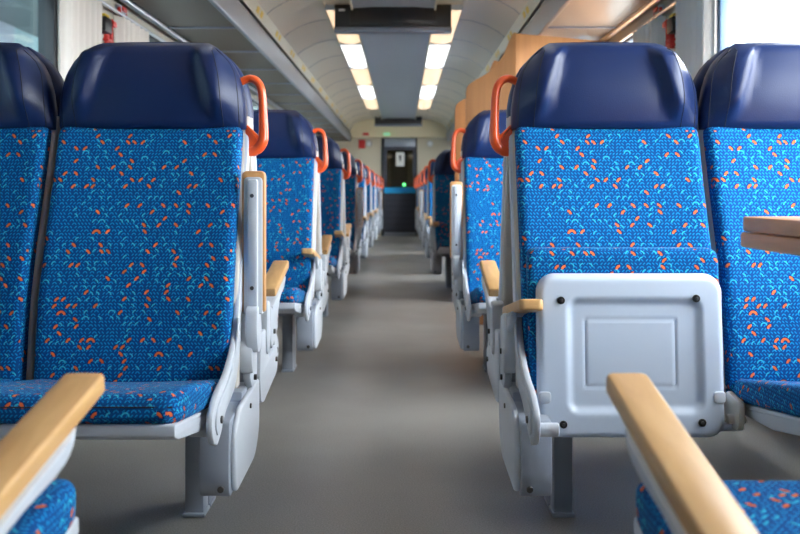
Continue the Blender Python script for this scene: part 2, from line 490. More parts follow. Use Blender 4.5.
def grab_handle(parent, s):
    y = -0.038
    path = catmull([(s*0.205, y, 1.052), (s*0.232, y, 1.062), (s*0.252, y-0.002, 1.052), (s*0.262, y-0.003, 1.025), (s*0.265, y-0.004, 0.97), (s*0.266, y-0.004, 0.925), (s*0.262, y-0.004, 0.905), (s*0.250, y-0.002, 0.890), (s*0.228, y, 0.885)], 5)
    n = len(path); r = [0.0098 + 0.0040*sstep(0.35, 0.8, i/n) for i in range(n)]
    m = MB(); m.tube(path, r, 12, 1.25)
    pts = roundpoly([(s*0.222, 0.952), (s*0.238, 0.938), (s*0.262, 0.915), (s*0.268, 0.893), (s*0.247, 0.872), (s*0.222, 0.872)], 0.006, 4)
    m.prism(pts, 1, y-0.014, y+0.012, 0.004)
    return m.build('grab_handle', 'orange', parent)

def arm_lowered(parent, s, tip, length, ztip, rise, pad=1.0):
    """wooden armrest pointing forward; rise = height gained from rear to tip"""
    xc = s*0.2190; w = 0.0255; y0, y1 = tip, tip+length; L0 = length
    root = MB()
    def zt(y): return ztip - rise*(y-y0)/length
    # bracket: wedge below the pad, narrowing down to the hinge
    fr = [(y0+0.11, zt(y0+0.11)-0.020), (y0+0.15, zt(y0+0.1)-0.055), (y0+0.60*length, zt(y0)-0.105), (y0+0.80*length, zt(y1)-0.13), (y0+0.86*length, 0.37)]
    re = [(y0+0.93*length, 0.355), (y1, 0.375), (y1+0.006, 0.44), (y1-0.002, zt(y1)-0.022)]
    re = [(min(a, -0.006), b) for a, b in re]
    pts = [tuple(p)[:2] for p in catmull([(a[0], a[1], 0) for a in fr], 5)] + [tuple(p)[:2] for p in catmull([(a[0], a[1], 0) for a in re], 5)]
    a, b = sorted((s*0.2335, s*0.2480)); root.prism(pts, 0, a, b, 0.005)
    a, b = sorted((s*0.205, s*0.250)); root.prism([(y0+0.13, zt(y0+0.13)-0.022), (y1-0.02, zt(y1-0.02)-0.022), (y1-0.02, zt(y1-0.02)-0.032), (y0+0.15, zt(y0+0.15)-0.032)], 0, a, b, 0.003)
    arm = root.build('armrest', 'grey', parent)
    m = MB(); T = 0.024; length *= pad; rise *= pad
    rings = []
    out = roundpoly([(-w, 0), (w, 0), (w, length), (-w, length)], [0.013, 0.013, 0.004, 0.004], 5)
    b = MB()
    b.prism(out, 2, -T, 0, 0.005, 3)
    ang = math.atan2(rise, length)
    mt = Matrix.Translation((xc, y0, ztip)) @ Matrix.Rotation(-ang, 4, 'X')
    bmesh.ops.transform(b.bm, matrix=mt, verts=b.bm.verts)
    b.build('wood_pad', 'wood', arm)
    k = MB(); k.cyl((s*0.250, tip+L0-0.045, 0.40), 0, 0.007, 0.008, 12); k.build('bolt', 'bolt', arm)
    return arm

def arm_raised(parent, s):
    xc = s*0.2570
    a = MB()
    # grey underside plate seen from the front, rounded top
    a.prism(roundpoly([(xc-0.0222, 0.500), (xc+0.0222, 0.500), (xc+0.0222, 0.820), (xc-0.0222, 0.820)], [0.004, 0.004, 0.012, 0.012], 5), 1, -0.150, -0.128, 0.004)
    a.prism(roundpoly([(xc-0.012, 0.50), (xc+0.012, 0.50), (xc+0.012, 0.815), (xc-0.012, 0.815)], 0.008, 5), 1, -0.158, -0.145, 0.004)
    a.prism(roundpoly([(-0.175, 0.52), (-0.12, 0.52), (-0.10, 0.46), (-0.12, 0.41), (-0.155, 0.41), (-0.175, 0.45)], 0.02, 5), 0, xc-0.014, xc+0.014, 0.005)
    arm = a.build('armrest', 'grey', parent)
    b = MB(); b.prism(roundpoly([(xc-0.0275, 0.505), (xc+0.0275, 0.505), (xc+0.0275, 0.834), (xc-0.0275, 0.834)], [0.003, 0.003, 0.014, 0.014], 5), 1, -0.147, -0.121, 0.005)
    b.build('wood_pad', 'woodz', arm)
    for z in (0.776, 0.562):
        k = MB(); k.cyl((xc-0.001, -0.159, z), 1, 0.0048, 0.004, 12); k.build('screw', 'bolt', arm)
    return arm

def arm_bracket(parent, s, foot=False):
    """cast lug under the hinge of the armrest"""
    m = MB(); xc = s*0.240
    m.prism(roundpoly([(-0.155, 0.50), (-0.105, 0.50), (-0.10, 0.40), (-0.115, 0.36), (-0.145, 0.36), (-0.165, 0.40)], 0.02, 5), 0, xc-0.015, xc+0.017, 0.005)
    if foot: m.prism(roundpoly([(-0.13, 0.43), (-0.03, 0.43), (-0.01, 0.32), (-0.03, 0.255), (-0.08, 0.245), (-0.32, 0.275), (-0.345, 0.30), (-0.345, 0.345), (-0.29, 0.36), (-0.17, 0.34)], 0.018, 5), 0, xc-0.010, xc+0.010, 0.004)
    else: m.prism(roundpoly([(-0.13, 0.42), (-0.03, 0.42), (-0.02, 0.35), (-0.05, 0.30), (-0.09, 0.305), (-0.13, 0.35)], 0.015, 5), 0, xc-0.010, xc+0.008, 0.004)
    o = m.build('arm_bracket', 'grey', parent)
    k = MB(); k.cyl((xc+s*0.011, -0.30 if foot else -0.075, 0.318 if foot else 0.34), 0, 0.007, 0.008, 12); k.build('bolt', 'bolt', o)
    return o

def pedestal(parent, s):
    m = MB(); a, b = s*0.078, s*0.124
    m.box(min(a, b), max(a, b), -0.062, -0.004, 0, 0.33, 0.005)
    m.box(min(a, b)-0.004, max(a, b)+0.004, -0.072, -0.004, 0, 0.010, 0.003)
    o = m.build('pedestal', 'metal', parent)
    return o

def under_beam(parent, s, y0=-0.48):
    m = MB(); a, b = s*0.06, s*0.14
    m.box(min(a, b), max(a, b), y0, -0.005, 0.265, 0.296, 0.004)
    a, b = -s*0.20, s*0.24
    m.box(min(a, b), max(a, b), -0.20, -0.13, 0.266, 0.330, 0.004)
    return m.build('support_beam', 'metal', parent)

def side_box(parent, s):
    m = MB(); a, b = s*0.175, s*0.240
    pts = roundpoly([(-0.355, 0.300), (-0.02, 0.318), (-0.02, 0.150), (-0.350, 0.136), (-0.365, 0.18)], [0.012, 0.004, 0.02, 0.02, 0.03], 5)
    m.prism(pts, 0, min(a, b), max(a, b), 0.004)
    o = m.build('side_box', 'metal', parent)
    c = MB(); a, b = s*0.238, s*0.252
    pts = roundpoly([(-0.335, 0.275), (-0.28, 0.312), (-0.012, 0.325), (-0.012, 0.20), (-0.08, 0.150), (-0.335, 0.142), (-0.350, 0.22)], [0.03,0.02,0.01,0.04,0.03,0.02,0.03], 6)
    c.prism(pts, 0, min(a, b), max(a, b), 0.006, 3); c.build('cover', 'grey', o)
    k = MB(); k.cyl((s*0.222, -0.358, 0.158), 1, 0.007, 0.012, 12); k.build('bolt', 'bolt', o)
    k = MB(); k.cyl((s*0.253, -0.16, 0.29), 0, 0.006, 0.005, 12); k.build('bolt', 'bolt', o)
    return o

def wall_bracket(parent, s):
    m = MB(); a, b = s*0.10, s*0.357
    m.box(min(a, b), max(a, b), -0.45, -0.38, 0.275, 0.306, 0.004)
    m.box(min(a, b), max(a, b), -0.20, -0.13, 0.275, 0.330, 0.004)
    a, b = s*0.345, s*0.3605
    m.box(min(a, b), max(a, b), -0.50, -0.08, 0.25, 0.36, 0.004)
    return m.build('wall_bracket', 'metal', parent)

def tip_panel(parent, s):
    """pale underside of a seat cushion folded up against its backrest"""
    W, H, z0 = 0.2055, 0.358, 0.248
    nx, nz = 96, 84; m = MB(); bm = m.bm
    tilt = 0.075
    def depth(x, z):
        # x -W..W  z 0..H ; outward is -y, returns outward height
        ex = W-abs(x); ez = min(z, H-z); r = 0.042
        cx = max(0, r-ex); cz = max(0, r-ez); e = r - math.hypot(cx, cz) if (cx > 0 and cz > 0) else min(ex, ez)
        h = 0.028*math.sqrt(max(0, 1-(1-min(1, max(0, e)/0.016))**2))
        # recessed field
        ax = min(x+W*0.70, W*0.78-x) if s < 0 else min(x+W*0.78, W*0.70-x)
        az = min(z-0.052, H-0.050-z)
        d = min(ax, az)
        if ax < 0.03 and az < 0.03: d = 0.03-math.hypot(0.03-ax, 0.03-az)
        h -= 0.011*sstep(0.0, 0.020, d)
        # slightly raised rectangle inside
        bx = 0.098-abs(x-0.0); bz = min(z-0.112, H-0.100-z); q = min(bx, bz)
        h -= 0.0030*(sstep(-0.003, 0.0, q)*(1-sstep(0.0, 0.005, q)))
        return h, e
    grid = []
    for j in range(nz+1):
        row = []
        for i in range(nx+1):
            # denser toward the edge
            u = i/nx; v = j/nz
            x = -W+2*W*u; z = H*v
            # round the outline
            r = 0.042; ex = W-abs(x); ez = min(z, H-z); X, Z = x, z
            if ex < r and ez < r:
                dx = (r-ex)/r; dz = (r-ez)/r; L = max(dx, dz); hyp = math.hypot(dx, dz)
                if hyp > 1e-6:
                    k = L/hyp; X = math.copysign(W-r+dx*k*r, x); Z = (r-dz*k*r) if z < H/2 else (H-r+dz*k*r)
            hh, e = depth(X, Z)
            row.append(bm.verts.new((X, -0.268 - hh + tilt*Z - 0.012, z0+Z)))
        grid.append(row)
    for j in range(nz):
        for i in range(nx):
            bm.faces.new((grid[j][i], grid[j][i+1], grid[j+1][i+1], grid[j+1][i]))
    # rim going back
    loop = [grid[0][i] for i in range(nx)] + [grid[j][nx] for j in range(nz)] + [grid[nz][i] for i in range(nx, 0, -1)] + [grid[j][0] for j in range(nz, 0, -1)]
    back = [bm.verts.new((v.co.x, v.co.y+0.022, v.co.z)) for v in loop]
    n = len(loop)
    for i in range(n): bm.faces.new((loop[i], back[i], back[(i+1) % n], loop[(i+1) % n]))
    bm.faces.new(back)
    bmesh.ops.recalc_face_normals(bm, faces=bm.faces[:])
    o = m.build('seat_pan', 'panel', parent, angle=50); o.location.x = 0.008
    o['label'] = 'pale grey plastic underside of the folded seat'
    for px, pz in ((-0.152, 0.300), (0.143, 0.304), (-0.150, 0.022+0.012), (0.150, 0.026+0.012)):
        k = MB(); y = -0.309 + tilt*pz
        k.cyl((px, y, z0+pz), 1, 0.0085, 0.006, 16); a = k.build('screw_hole', 'dark', o)
        k = MB(); k.cyl((px, y-0.0033, z0+pz), 1, 0.0038, 0.003, 10); k.build('screw', 'bolt', o)
    for sg in (-1, 1):
        k = MB(); z = 0.092
        k.prism(roundpoly([(sg*0.202, z-0.014+z0), (sg*0.176, z-0.014+z0), (sg*0.176, z+0.012+z0), (sg*0.202, z+0.012+z0)], 0.009, 5), 1, -0.312+tilt*z, -0.285+tilt*z, 0.003)
        k.build('side_clip', 'grey', o)
    # hinge pins
    k = MB(); k.cyl((s*0.218, -0.285, 0.272), 0, 0.010, 0.05, 14); k.build('hinge_pin', 'grey', o)
    k = MB(); k.cyl((-s*0.212, -0.285, 0.272), 0, 0.010, 0.04, 14); k.build('hinge_pin', 'grey', o)
    return o

def tip_cushion(parent):
    m = MB(); rings = []
    for i, z in enumerate([0.300, 0.304, 0.32, 0.36, 0.42, 0.48, 0.54, 0.60, 0.63, 0.648, 0.656, 0.659]):
        e = {0: 0.014, 1: 0.006, 9: 0.003, 10: 0.010, 11: 0.02}.get(i, 0)
        y = -0.285 + 0.075*(z-0.258)
        yb = min(interp(FRONT, z) - 0.002 if z > 0.36 else -0.257, y+0.085)
        yb = max(yb, y+0.03)
        rings.append(ring_rr(z, 0.212-e, y+e*0.6, yb-e*0.3, 0.014))
    m.loft(rings)
    return m.build('cushion', 'fabric', parent, uv=True, angle=60)

def make_seat(s, role, arm, tipup=False):
    """s: side of the aisle (+1/-1) in local x; role 'aisle' or 'window'"""
    root = empty('train_seat')
    back_cushion(root); back_shell(root); head_rest(root)
    if tipup:
        tip_panel(root, s); tip_cushion(root)
    else:
        seat_cushion(root); seat_pan(root)
    if role == 'aisle':
        side_frame(root, s); pedestal(root, s); under_beam(root, s, -0.22)
        if arm not in ('opp', 'near'): grab_handle(root, s); side_box(root, s)
        if arm != 'near': arm_bracket(root, s, arm == 'opp')
        if arm == 'up': arm_raised(root, s)
        elif arm == 'row': arm_lowered(root, s, -0.365, 0.35, 0.560, 0.058)
        elif arm == 'opp': arm_lowered(root, s, -0.665, 0.44, 0.570, 0.080, 0.76)
        elif arm == 'near':
            for o in root.children:
                if o.name.split('.')[0] in ('cushion', 'seat_pan'): o.location.y = -0.125; o.location.z = 0.008
            arm_lowered(root, s, -0.795, 0.56, 0.564, 0.098)
    else:
        wall_bracket(root, -s)
        m = MB(); x = s*0.224
        m.prism(roundpoly([(-0.34, 0.335), (-0.25, 0.345), (-0.23, 0.31), (-0.27, 0.268), (-0.33, 0.272)], 0.015, 4), 0, x-0.007, x+0.007, 0.003)
        m.cyl((x, -0.30, 0.292), 0, 0.010, 0.04, 14)
        m.build('hinge_lug', 'beige', root)
    return root

protos = {}
def seat(side, facing, role, arm, loc_y, label, group=None, tipup=False):
    """side -1 left / +1 right of the aisle; facing 'camera' or 'away'"""
    s = -side if facing == 'camera' else side      # local direction of the aisle
    rz = 0 if facing == 'camera' else PI
    key = (s, role, arm, tipup)
    if key not in protos:
        o = make_seat(*key); protos[key] = o
    else:
        o = copy_tree(protos[key])
    x = side*((0.5435 if side < 0 else 0.551) if role == 'aisle' else 1.0085)
    o.location = (x, loc_y, 0); o.rotation_euler = (0, 0, rz)
    for k in ('label', 'category', 'group'):
        if k in o: del o[k]
    tag(o, label, 'train seat', group)
    return o

PITCH = 1.87
def Mk(k): return 2.36 + PITCH*(k-1)
ORD = {1: 'first', 2: 'second', 3: 'third', 4: 'fourth', 5: 'fifth', 6: 'sixth', 7: 'seventh', 8: 'eighth', 9: 'ninth'}
SIDE = {-1: 'left', 1: 'right'}

for side in (-1, 1):
    sd = SIDE[side]
    G_f = f'aisle seats facing the camera on the {sd}'
    G_a = f'aisle seats facing away on the {sd}'
    for k in range(1, 10):
        if side == 1 and k == 3: continue
        # facing the camera
        if side == -1: arm = {1: 'up', 4: 'up', 8: 'up'}.get(k, 'row')
        else: arm = {2: 'up', 6: 'up'}.get(k, 'row')
        tip = (side == 1 and k == 1)
        if tip: lab = 'blue aisle seat folded up, pale grey underside panel showing, nearest on the right'
        elif k == 1: lab = 'large blue patterned aisle seat on the left with its armrest raised upright'
        elif arm == 'up': lab = f'blue aisle seat facing the camera, {ORD[k]} row on the {sd}, armrest raised'
        else: lab = f'blue aisle seat facing the camera, {ORD[k]} row from the front on the {sd}'
        seat(side, 'camera', 'aisle', arm, Mk(k)-0.001, lab, G_f, tip)
        # facing away, back to back with row k
        if k < 9 and not (side == 1 and k == 3):
            seat(side, 'away', 'aisle', 'opp', Mk(k)+0.001, f'blue aisle seat facing away, backed against the {ORD[k]} row on the {sd}', G_a)
    # the seats nearest the camera, facing away
    seat(side, 'away', 'aisle', 'near', 2.36-PITCH-0.13, f'nearest {sd} seat facing away, only wooden armrest and cushion corner in view', G_a)
    seat(side, 'camera', 'window', None, Mk(1)-0.001, f'blue patterned window seat at the {sd} edge of the picture, cushion down', 'window seats facing the camera')
    seat(side, 'away', 'window', None, 2.36-PITCH+0.001, f'{sd} window seat facing away beside the camera, outside the picture', 'window seats facing away')
    for k in range(1, 5):
        if side == 1 and k == 3: continue
        if k > 1: seat(side, 'camera', 'window', None, Mk(k)-0.001, f'window seat beside the {ORD[k]} row on the {sd}, hidden behind nearer seats', 'window seats facing the camera')
        seat(side, 'away', 'window', None, Mk(k)+0.001, f'window seat facing away behind the {ORD[k]} row on the {sd}, hidden from here', 'window seats facing away')

# ------------------------------------------------------------------ carriage shell
YB, YE, WX = -1.4, 17.77, 1.37
PILLARS = [(YB, 0.80), (3.92, 5.15), (7.02, 8.25), (10.12, 11.35), (13.22, 14.45), (16.32, YE)]  # unseen near end closed solid, its window dropped to cut the light
WZ0, WZ1 = 0.74, 1.70
WINDOWS = [(0.80, 3.92), (5.15, 7.02), (8.25, 10.12), (11.35, 13.22), (14.45, 16.32)]
struct(MB().box(-WX-0.06, WX+0.06, YB-0.06, YE+1.8, -0.06, 0.0).build('floor', 'floor', smooth=False))
wn = 0
for s in (-1, 1):
    m = MB(); a, b = sorted((s*WX, s*(WX+0.07)))
    m.box(a, b, YB, YE+0.05, 0, WZ0); m.box(a, b, YB, YE+0.05, WZ1, 2.12)
    for p in PILLARS: m.box(a, b, p[0], p[1], WZ0, WZ1)
    struct(m.build('wall_left' if s < 0 else 'wall_right', 'wall', smooth=False))
    h = MB(); a2, b2 = sorted((s*(WX-0.035), s*(WX-0.0005)))
    h.box(a2, b2, YB, YE-0.01, 0.02, 0.10, 0.005)
    struct(h.build('baseboard_left' if s < 0 else 'baseboard_right', 'metal'))
    for (w0, w1) in WINDOWS:
        wn += 1
        f = MB(); t = 0.045; xi, xo = s*(WX-0.012), s*(WX+0.055); a, b = sorted((xi, xo))
        f.box(a, b, w0, w0+t, WZ0, WZ1, 0.004); f.box(a, b, w1-t, w1, WZ0, WZ1, 0.004)
        f.box(a, b, w0+t, w1-t, WZ0, WZ0+t, 0.004); f.box(a, b, w0+t, w1-t, WZ1-t, WZ1, 0.004)
        fo = struct(f.build(f'window_{wn}', 'gasket' if s < 0 else 'blueframe'))
        g = MB(); g.box(*sorted((s*(WX+0.024), s*(WX+0.030))), w0+t*0.6, w1-t*0.6, WZ0+t*0.6, WZ1-t*0.6)
        g.build('window_glass', 'darkglass' if s < 0 else 'glass', fo, smooth=False)

# ceiling: side panels, middle panel, and the end closures
def extr(pts, th, name, mat):
    """thin shell following a cross-section (x,z), extruded along the carriage"""
    up = [(p[0], p[1]) for p in pts]; dn = [(p[0], p[1]+th) for p in pts][::-1]
    m = MB(); m.prism(up+dn, 1, YB, YE); return m.build(name, mat, angle=30)
mid = extr([(-0.30, 2.115), (-0.15, 2.125), (0.15, 2.125), (0.30, 2.115)], 0.03, 'ceiling', 'ceilmid'); struct(mid)
for s in (-1, 1):
    q = [(s*(0.50), 2.150), (s*0.60, 2.142), (s*0.72, 2.105), (s*0.82, 2.050), (s*0.872, 2.005)]
    struct(extr(q, 0.02, 'ceiling_side', 'ceil'))
    # joints between the side panels
    m = MB()
    for i in range(1, 21):
        y = YB+0.95*i+0.3
        path = [(a, y, z-0.0005) for a, z in q]; m.tube(path, 0.0022, 5)
    struct(m.build('trim_ceiling_joints', 'fascia'))
    m = MB(); m.prism([(s*0.866, 2.012), (s*0.888, 1.935), (s*0.896, 1.935), (s*0.885, 2.03)], 1, YB, YE)
    st = struct(m.build('trim_1' if s < 0 else 'trim_2', 'strip', smooth=False))
    for y in [2.4+0.93*i for i in range(16)]:
        for dy in (0, 0.16):
            n = MB(); n.prism([(s*0.8690, 1.995), (s*0.8805, 1.955), (s*0.8795, 1.9545), (s*0.8680, 1.9945)], 1, y+dy, y+dy+0.10)
            n.build('seat_number_sticker', 'yellow', st, smooth=False)
    m = MB(); a, b = sorted((s*0.885, s*(WX+0.05)))
    m.box(a, b, YB, YE, 2.03, 2.06); struct(m.build('ceiling_above_rack', 'strip', smooth=False))
    # channel for the lamps
    m = MB(); a, b = sorted((s*0.30, s*0.50)); m.box(a, b, YB, YE, 2.155, 2.175)
    a, b = sorted((s*0.495, s*0.505)); m.box(a, b, YB, YE, 2.135, 2.175)
    a, b = sorted((s*0.292, s*0.304)); m.box(a, b, YB, YE, 2.100, 2.175)
    struct(m.build('trim_lamp_channel', 'bowl', smooth=False))

# luggage racks
for s in (-1, 1):
    sd = 'left' if s < 0 else 'right'
    y1 = YE-0.25
    r = tag(empty('luggage_rack', (0, 0, 0)), f'long grey overhead luggage rack above the {sd} seats', 'luggage rack', 'overhead luggage racks')
    m = MB()
    m.prism(roundpoly([(s*0.885, 1.748), (s*0.905, 1.742), (s*0.915, 1.770), (s*0.905, 1.885), (s*0.878, 1.895), (s*0.872, 1.87)], 0.006, 3), 1, YB, y1)
    m.build('front_rail', 'fascia', r)
    m = MB(); a, b = sorted((s*0.903, s*1.325)); m.box(a, b, YB, y1, 1.757, 1.767)
    m.build('shelf', 'shelf' if s < 0 else 'shelfribbed', r, smooth=False)
    y = YB+0.4
    while y < y1-0.2:
        m = MB(); m.box(a, b, y, y+0.022, 1.748, 1.775, 0.003); m.build('crossbar', 'fascia', r); y += 0.935
    m = MB(); m.tube([(s*1.325, YB, 1.748), (s*1.325, y1, 1.748)], 0.017, 12); m.build('wall_rail', 'alu', r)
    m = MB(); a, b = sorted((s*1.335, s*1.366)); m.box(a, b, YB, y1, 1.765, 1.80, 0.003); m.build('wall_bracket', 'alu', r)
    # curtain rail
    m = MB(); m.tube([(s*1.335, YB, 1.672), (s*1.335, YE-0.5, 1.672)], 0.009, 10)
    for i in range(20):
        a, b = sorted((s*1.335, s*1.368)); m.box(a, b, YB+0.5+i, YB+0.52+i, 1.665, 1.68)
    tag(m.build('curtain_rail', 'alu'), f'thin metal curtain rail along the {sd} windows below the rack', 'curtain rail', 'curtain rails')

# curtains bunched at the pillars
def curtain(s, y0, y1, ph):
    n = 90; rings = []
    m = MB(); zs = [1.660, 1.62, 1.5, 1.2, 1.0, 0.80]
    for zi, z in enumerate(zs):
        fr, bk = [], []
        for i in range(n+1):
            t = i/n; y = y0+(y1-y0)*t
            w = 0.022*math.sin(2*PI*t*6.3+ph+0.25*math.sin(zi)) + 0.006*math.sin(2*PI*t*13+ph)
            fr.append((s*(1.333-0.0)+s*w*0.9 if True else 0, y, z)); bk.append((s*(1.337)+s*w*0.9, y, z))
        rings.append(fr+bk[::-1])
    m.loft(rings); return m.build('curtain', 'curtain', angle=60)
PL = ['first', 'second', 'third']
for s in (-1, 1):
    sd = 'left' if s < 0 else 'right'
    for i, (a, b) in enumerate([PILLARS[1], PILLARS[2]]):
        near, far = curtain(s, a-0.02, a+0.46, 0.3+i), curtain(s, b-0.46, b+0.06, 1.7+i)
        g = 'cream curtains tied at the window pillars'
        if i == 0:
            tag(near, f'cream curtain beside the big {sd} window, before the red hammer', 'curtain', g)
            tag(far, f'cream curtain just beyond the red hammer on the {sd}', 'curtain', g)
        else:
            tag(near, f'near curtain of the second pillar on the {sd}, mostly behind seats', 'curtain', g)
            tag(far, f'far curtain of the second pillar on the {sd}, mostly behind seats', 'curtain', g)

# emergency hammers on the first pillars and brake handles above
for s in (-1, 1):
    sd = 'left' if s < 0 else 'right'
    x = s*(WX-0.001)
    h = tag(empty('emergency_hammer', (x, 4.47, 1.50)), f'red emergency hammer in black holder on the {sd} window pillar', 'hammer', 'emergency hammers')
    m = MB(); a, b = sorted((-s*0.002, -s*0.050)); m.box(a, b, -0.05, 0.055, 0.040, 0.110, 0.006); m.build('holder', 'dark', h)
    m = MB(); m.tube([(-s*0.035, 0.078, -0.02), (-s*0.035, 0.078, 0.115)], 0.012, 10); m.box(*sorted((-s*0.055, -s*0.018)), 0.058, 0.115, 0.080, 0.108, 0.006)
    m.tube([(-s*0.030, 0.03, -0.03), (-s*0.030, 0.03, 0.036)], 0.013, 10)
    for z in (-0.015, 0.01): m.box(*sorted((-s*0.045, -s*0.018)), 0.01, 0.095, z-0.006, z+0.006, 0.002)
    m.build('hammer', 'red', h)
    m = MB(); m.box(*sorted((-s*0.0, -s*0.045)), -0.04, 0.03, 0.112, 0.125, 0.004); m.build('sticker', 'yellow', h)
    t = tag(empty('brake_handle', (x, 4.78, 1.69)), f'red emergency brake handle high on the {sd} window pillar', 'brake handle', 'emergency brake handles')
    m = MB(); m.box(*sorted((-s*0.0, -s*0.03)), -0.05, 0.05, 0.0, 0.035, 0.006); m.build('housing', 'grey', t)
    m = MB(); m.tube(catmull([(-s*0.020, -0.05, 0.02), (-s*0.024, -0.045, -0.01), (-s*0.025, 0, -0.022), (-s*0.024, 0.045, -0.01), (-s*0.020, 0.05, 0.02)], 4), 0.009, 10)
    m.box(*sorted((-s*0.022, -s*0.038)), -0.035, 0.035, 0.005, 0.03, 0.005); m.build('handle', 'red', t)

# ceiling lamps: alternating white and warm lenses
seg = 1.62; y = 0.40; i = 0
names = []
ys = []
while y+seg < 15.6: ys.append((y, i)); y += seg; i += 1
vis = 0
for (y, i) in ys:
    white = (i % 2 == 1)
    if i == 3: continue
    if y > 6.0: vis += 1
    for s in (-1, 1):
        sd = 'left' if s < 0 else 'right'
        r = empty('ceiling_light', (s*0.40, y, 2.125))
        where = f'{ORD[vis]} in view of the {sd} row' if y > 6.0 else f'{ORD[i+1]} from the near end of the {sd} row, above the picture'
        tag(r, (f'white glowing ceiling light, {where}' if white else f'warm cream ceiling light, {where}'), 'ceiling light', 'ceiling lights')
        m = MB(); rings = []
        for yy, e in ((0.02, 0.03), (0.045, 0.008), (0.08, 0), (seg-0.08, 0), (seg-0.045, 0.008), (seg-0.02, 0.03)):
            rings.append([(-(0.097-e*0.4)+ (0.194-e*0.8)*k/8, yy, 0.006+e*0.6-0.022*math.sin(PI*k/8)*(1-e*12)) for k in range(9)] + [((0.092-e*0.4), yy, 0.026), (-(0.092-e*0.4), yy, 0.026)])
        m.loft(rings)
        m.build('lens', 'lampwhite' if white else 'lampwarm', r)
        for yy in (0.0, seg-0.02):
            m = MB(); m.box(-0.098, 0.098, yy, yy+0.018, -0.012, 0.028, 0.003); m.build('end_cap', 'grey', r)
    
# information displays
def display(y, z0, w, label):
    r = tag(empty('information_display', (0.0-0.005, y, z0)), label, 'display', 'ceiling information displays')
    m = MB(); m.box(-w/2, w/2, 0, 0.10, 0.035, 0.200, 0.006)
    m.box(-0.10, 0.10, 0.03, 0.07, 0.18, 2.125-z0)
    m.build('housing', 'dark', r)
    m = MB(); m.box(-w/2-0.004, w/2+0.004, -0.006, 0.105, 0.0, 0.036, 0.004); m.build('bottom_strip', 'fascia', r)
    m = MB(); m.box(-w*0.37, w*0.37, -0.004, 0.002, 0.060, 0.165, 0.002); m.build('screen', 'screen', r)
    m = MB(); m.box(-w/2+0.03, -w/2+0.075, -0.003, 0.002, 0.150, 0.165); m.build('label', 'white', r)
    return r
display(6.83, 1.945, 0.84, 'dark information display hanging from the ceiling near the camera')
display(16.9, 1.990, 0.84, 'small dark information display far back above the end door')

# plywood partitions on the right
def partition(y, label, fold):
    r = tag(empty('wooden_partition', (0, y, 0)), label, 'partition', 'plywood partitions on the right')
    # px outline -> metres at its own distance, edge towards the aisle is curved
    top = [(0.445, 1.405), (0.452, 1.425), (0.468, 1.442), (0.50, 1.462), (0.535, 1.482), (0.585, 1.515), (0.635, 1.565), (0.672, 1.625), (0.700, 1.690), (0.722, 1.738), (0.742, 1.745)]
    top = [tuple(p)[:2] for p in catmull([(a, b, 0) for a, b in top], 4)]
    pts = [(0.442, 0.0), (0.442, 1.39)] + top + [(0.742, 0.0)]
    m = MB(); m.prism(pts, 1, -0.014, 0.014, 0.003); m.build('curved_panel', 'plywood', r)
    m = MB(); m.prism([(0.7425, -0.014), (1.365, 0.30), (1.365, 0.33), (0.7425, 0.014)], 2, 0.0, 1.74, 0.002); m.build('side_panel', 'plywood', r)
    return r
partition(5.69, 'tall curved plywood partition behind the second right seat row', True)
partition(6.87, 'farther plywood partition, just a strip showing left of the nearer one', True)

# folding table on the right between the two near window seats
t = tag(empty('folding_table', (0.660, 1.47, 0.74)), 'beech folding table with a doubled leaf beside the right window seat', 'table')
m = MB(); m.prism(roundpoly([(0, -0.24), (0.68, -0.24), (0.68, 0.235), (0, 0.235)], [0.045, 0.002, 0.002, 0.03], 6), 2, -0.054, -0.028, 0.004); m.build('lower_leaf', 'table', t)
m = MB(); m.prism(roundpoly([(0.003, -0.235), (0.66, -0.235), (0.66, 0.232), (0.003, 0.232)], [0.045, 0.002, 0.002, 0.03], 6), 2, -0.026, 0.0, 0.004); m.build('upper_leaf', 'table', t)
m = MB(); m.box(0.05, 0.62, 0.02, 0.05, -0.0275, -0.0265); m.box(0.61, 0.706, -0.16, 0.16, -0.12, -0.054, 0.004); m.box(0.685, 0.706, -0.20, 0.20, -0.22, -0.03, 0.004); m.build('wall_hinge', 'alu', t)

# ------------------------------------------------------------------ end wall and door
DX0, DX1, DZ = -0.325, 0.345, 1.86
m = MB()
m.box(-WX, DX0, YE, YE+0.05, 0, 2.17); m.box(DX1, WX, YE, YE+0.05, 0, 2.17); m.box(DX0, DX1, YE, YE+0.05, DZ, 2.17)
struct(m.build('wall_end', 'endwall', smooth=False))
m = MB(); m.prism([(-0.89, 1.83), (0.89, 1.83), (0.89, 2.0), (0.75, 2.10), (0.50, 2.16), (-0.50, 2.16), (-0.75, 2.10), (-0.89, 2.0)], 1, YE-0.32, YE-0.002)
struct(m.build('trim_end_bulkhead', 'bulkhead', smooth=False))
m = MB(); m.box(-WX, WX, YB-0.06, YB, 0, 2.17); struct(m.build('wall_back', 'endwall', smooth=False))
f = MB()
f.box(DX0, DX0+0.055, YE-0.03, YE+0.06, 0, DZ, 0.004); f.box(DX1-0.03, DX1, YE-0.03, YE+0.06, 0, DZ, 0.004)
f.box(DX0+0.055, DX1-0.03, YE-0.02, YE+0.05, DZ-0.035, DZ, 0.004)
door = struct(f.build('door_1', 'gasket'))
m = MB(); m.box(DX0+0.056, DX1-0.031, YE-0.010, YE+0.040, 1.665, DZ-0.036, 0.003); m.build('header_panel', 'metal', door)
m = MB(); a, b = DX0+0.056, DX1-0.031
m.box(a, a+0.05, YE, YE+0.03, 0.06, 1.664); m.box(b-0.05, b, YE, YE+0.03, 0.06, 1.664); m.box(a+0.05, b-0.05, YE, YE+0.03, 0.06, 0.78); m.box(a+0.05, b-0.05, YE, YE+0.03, 1.60, 1.664)
m.build('door_leaf', 'doordark', door)
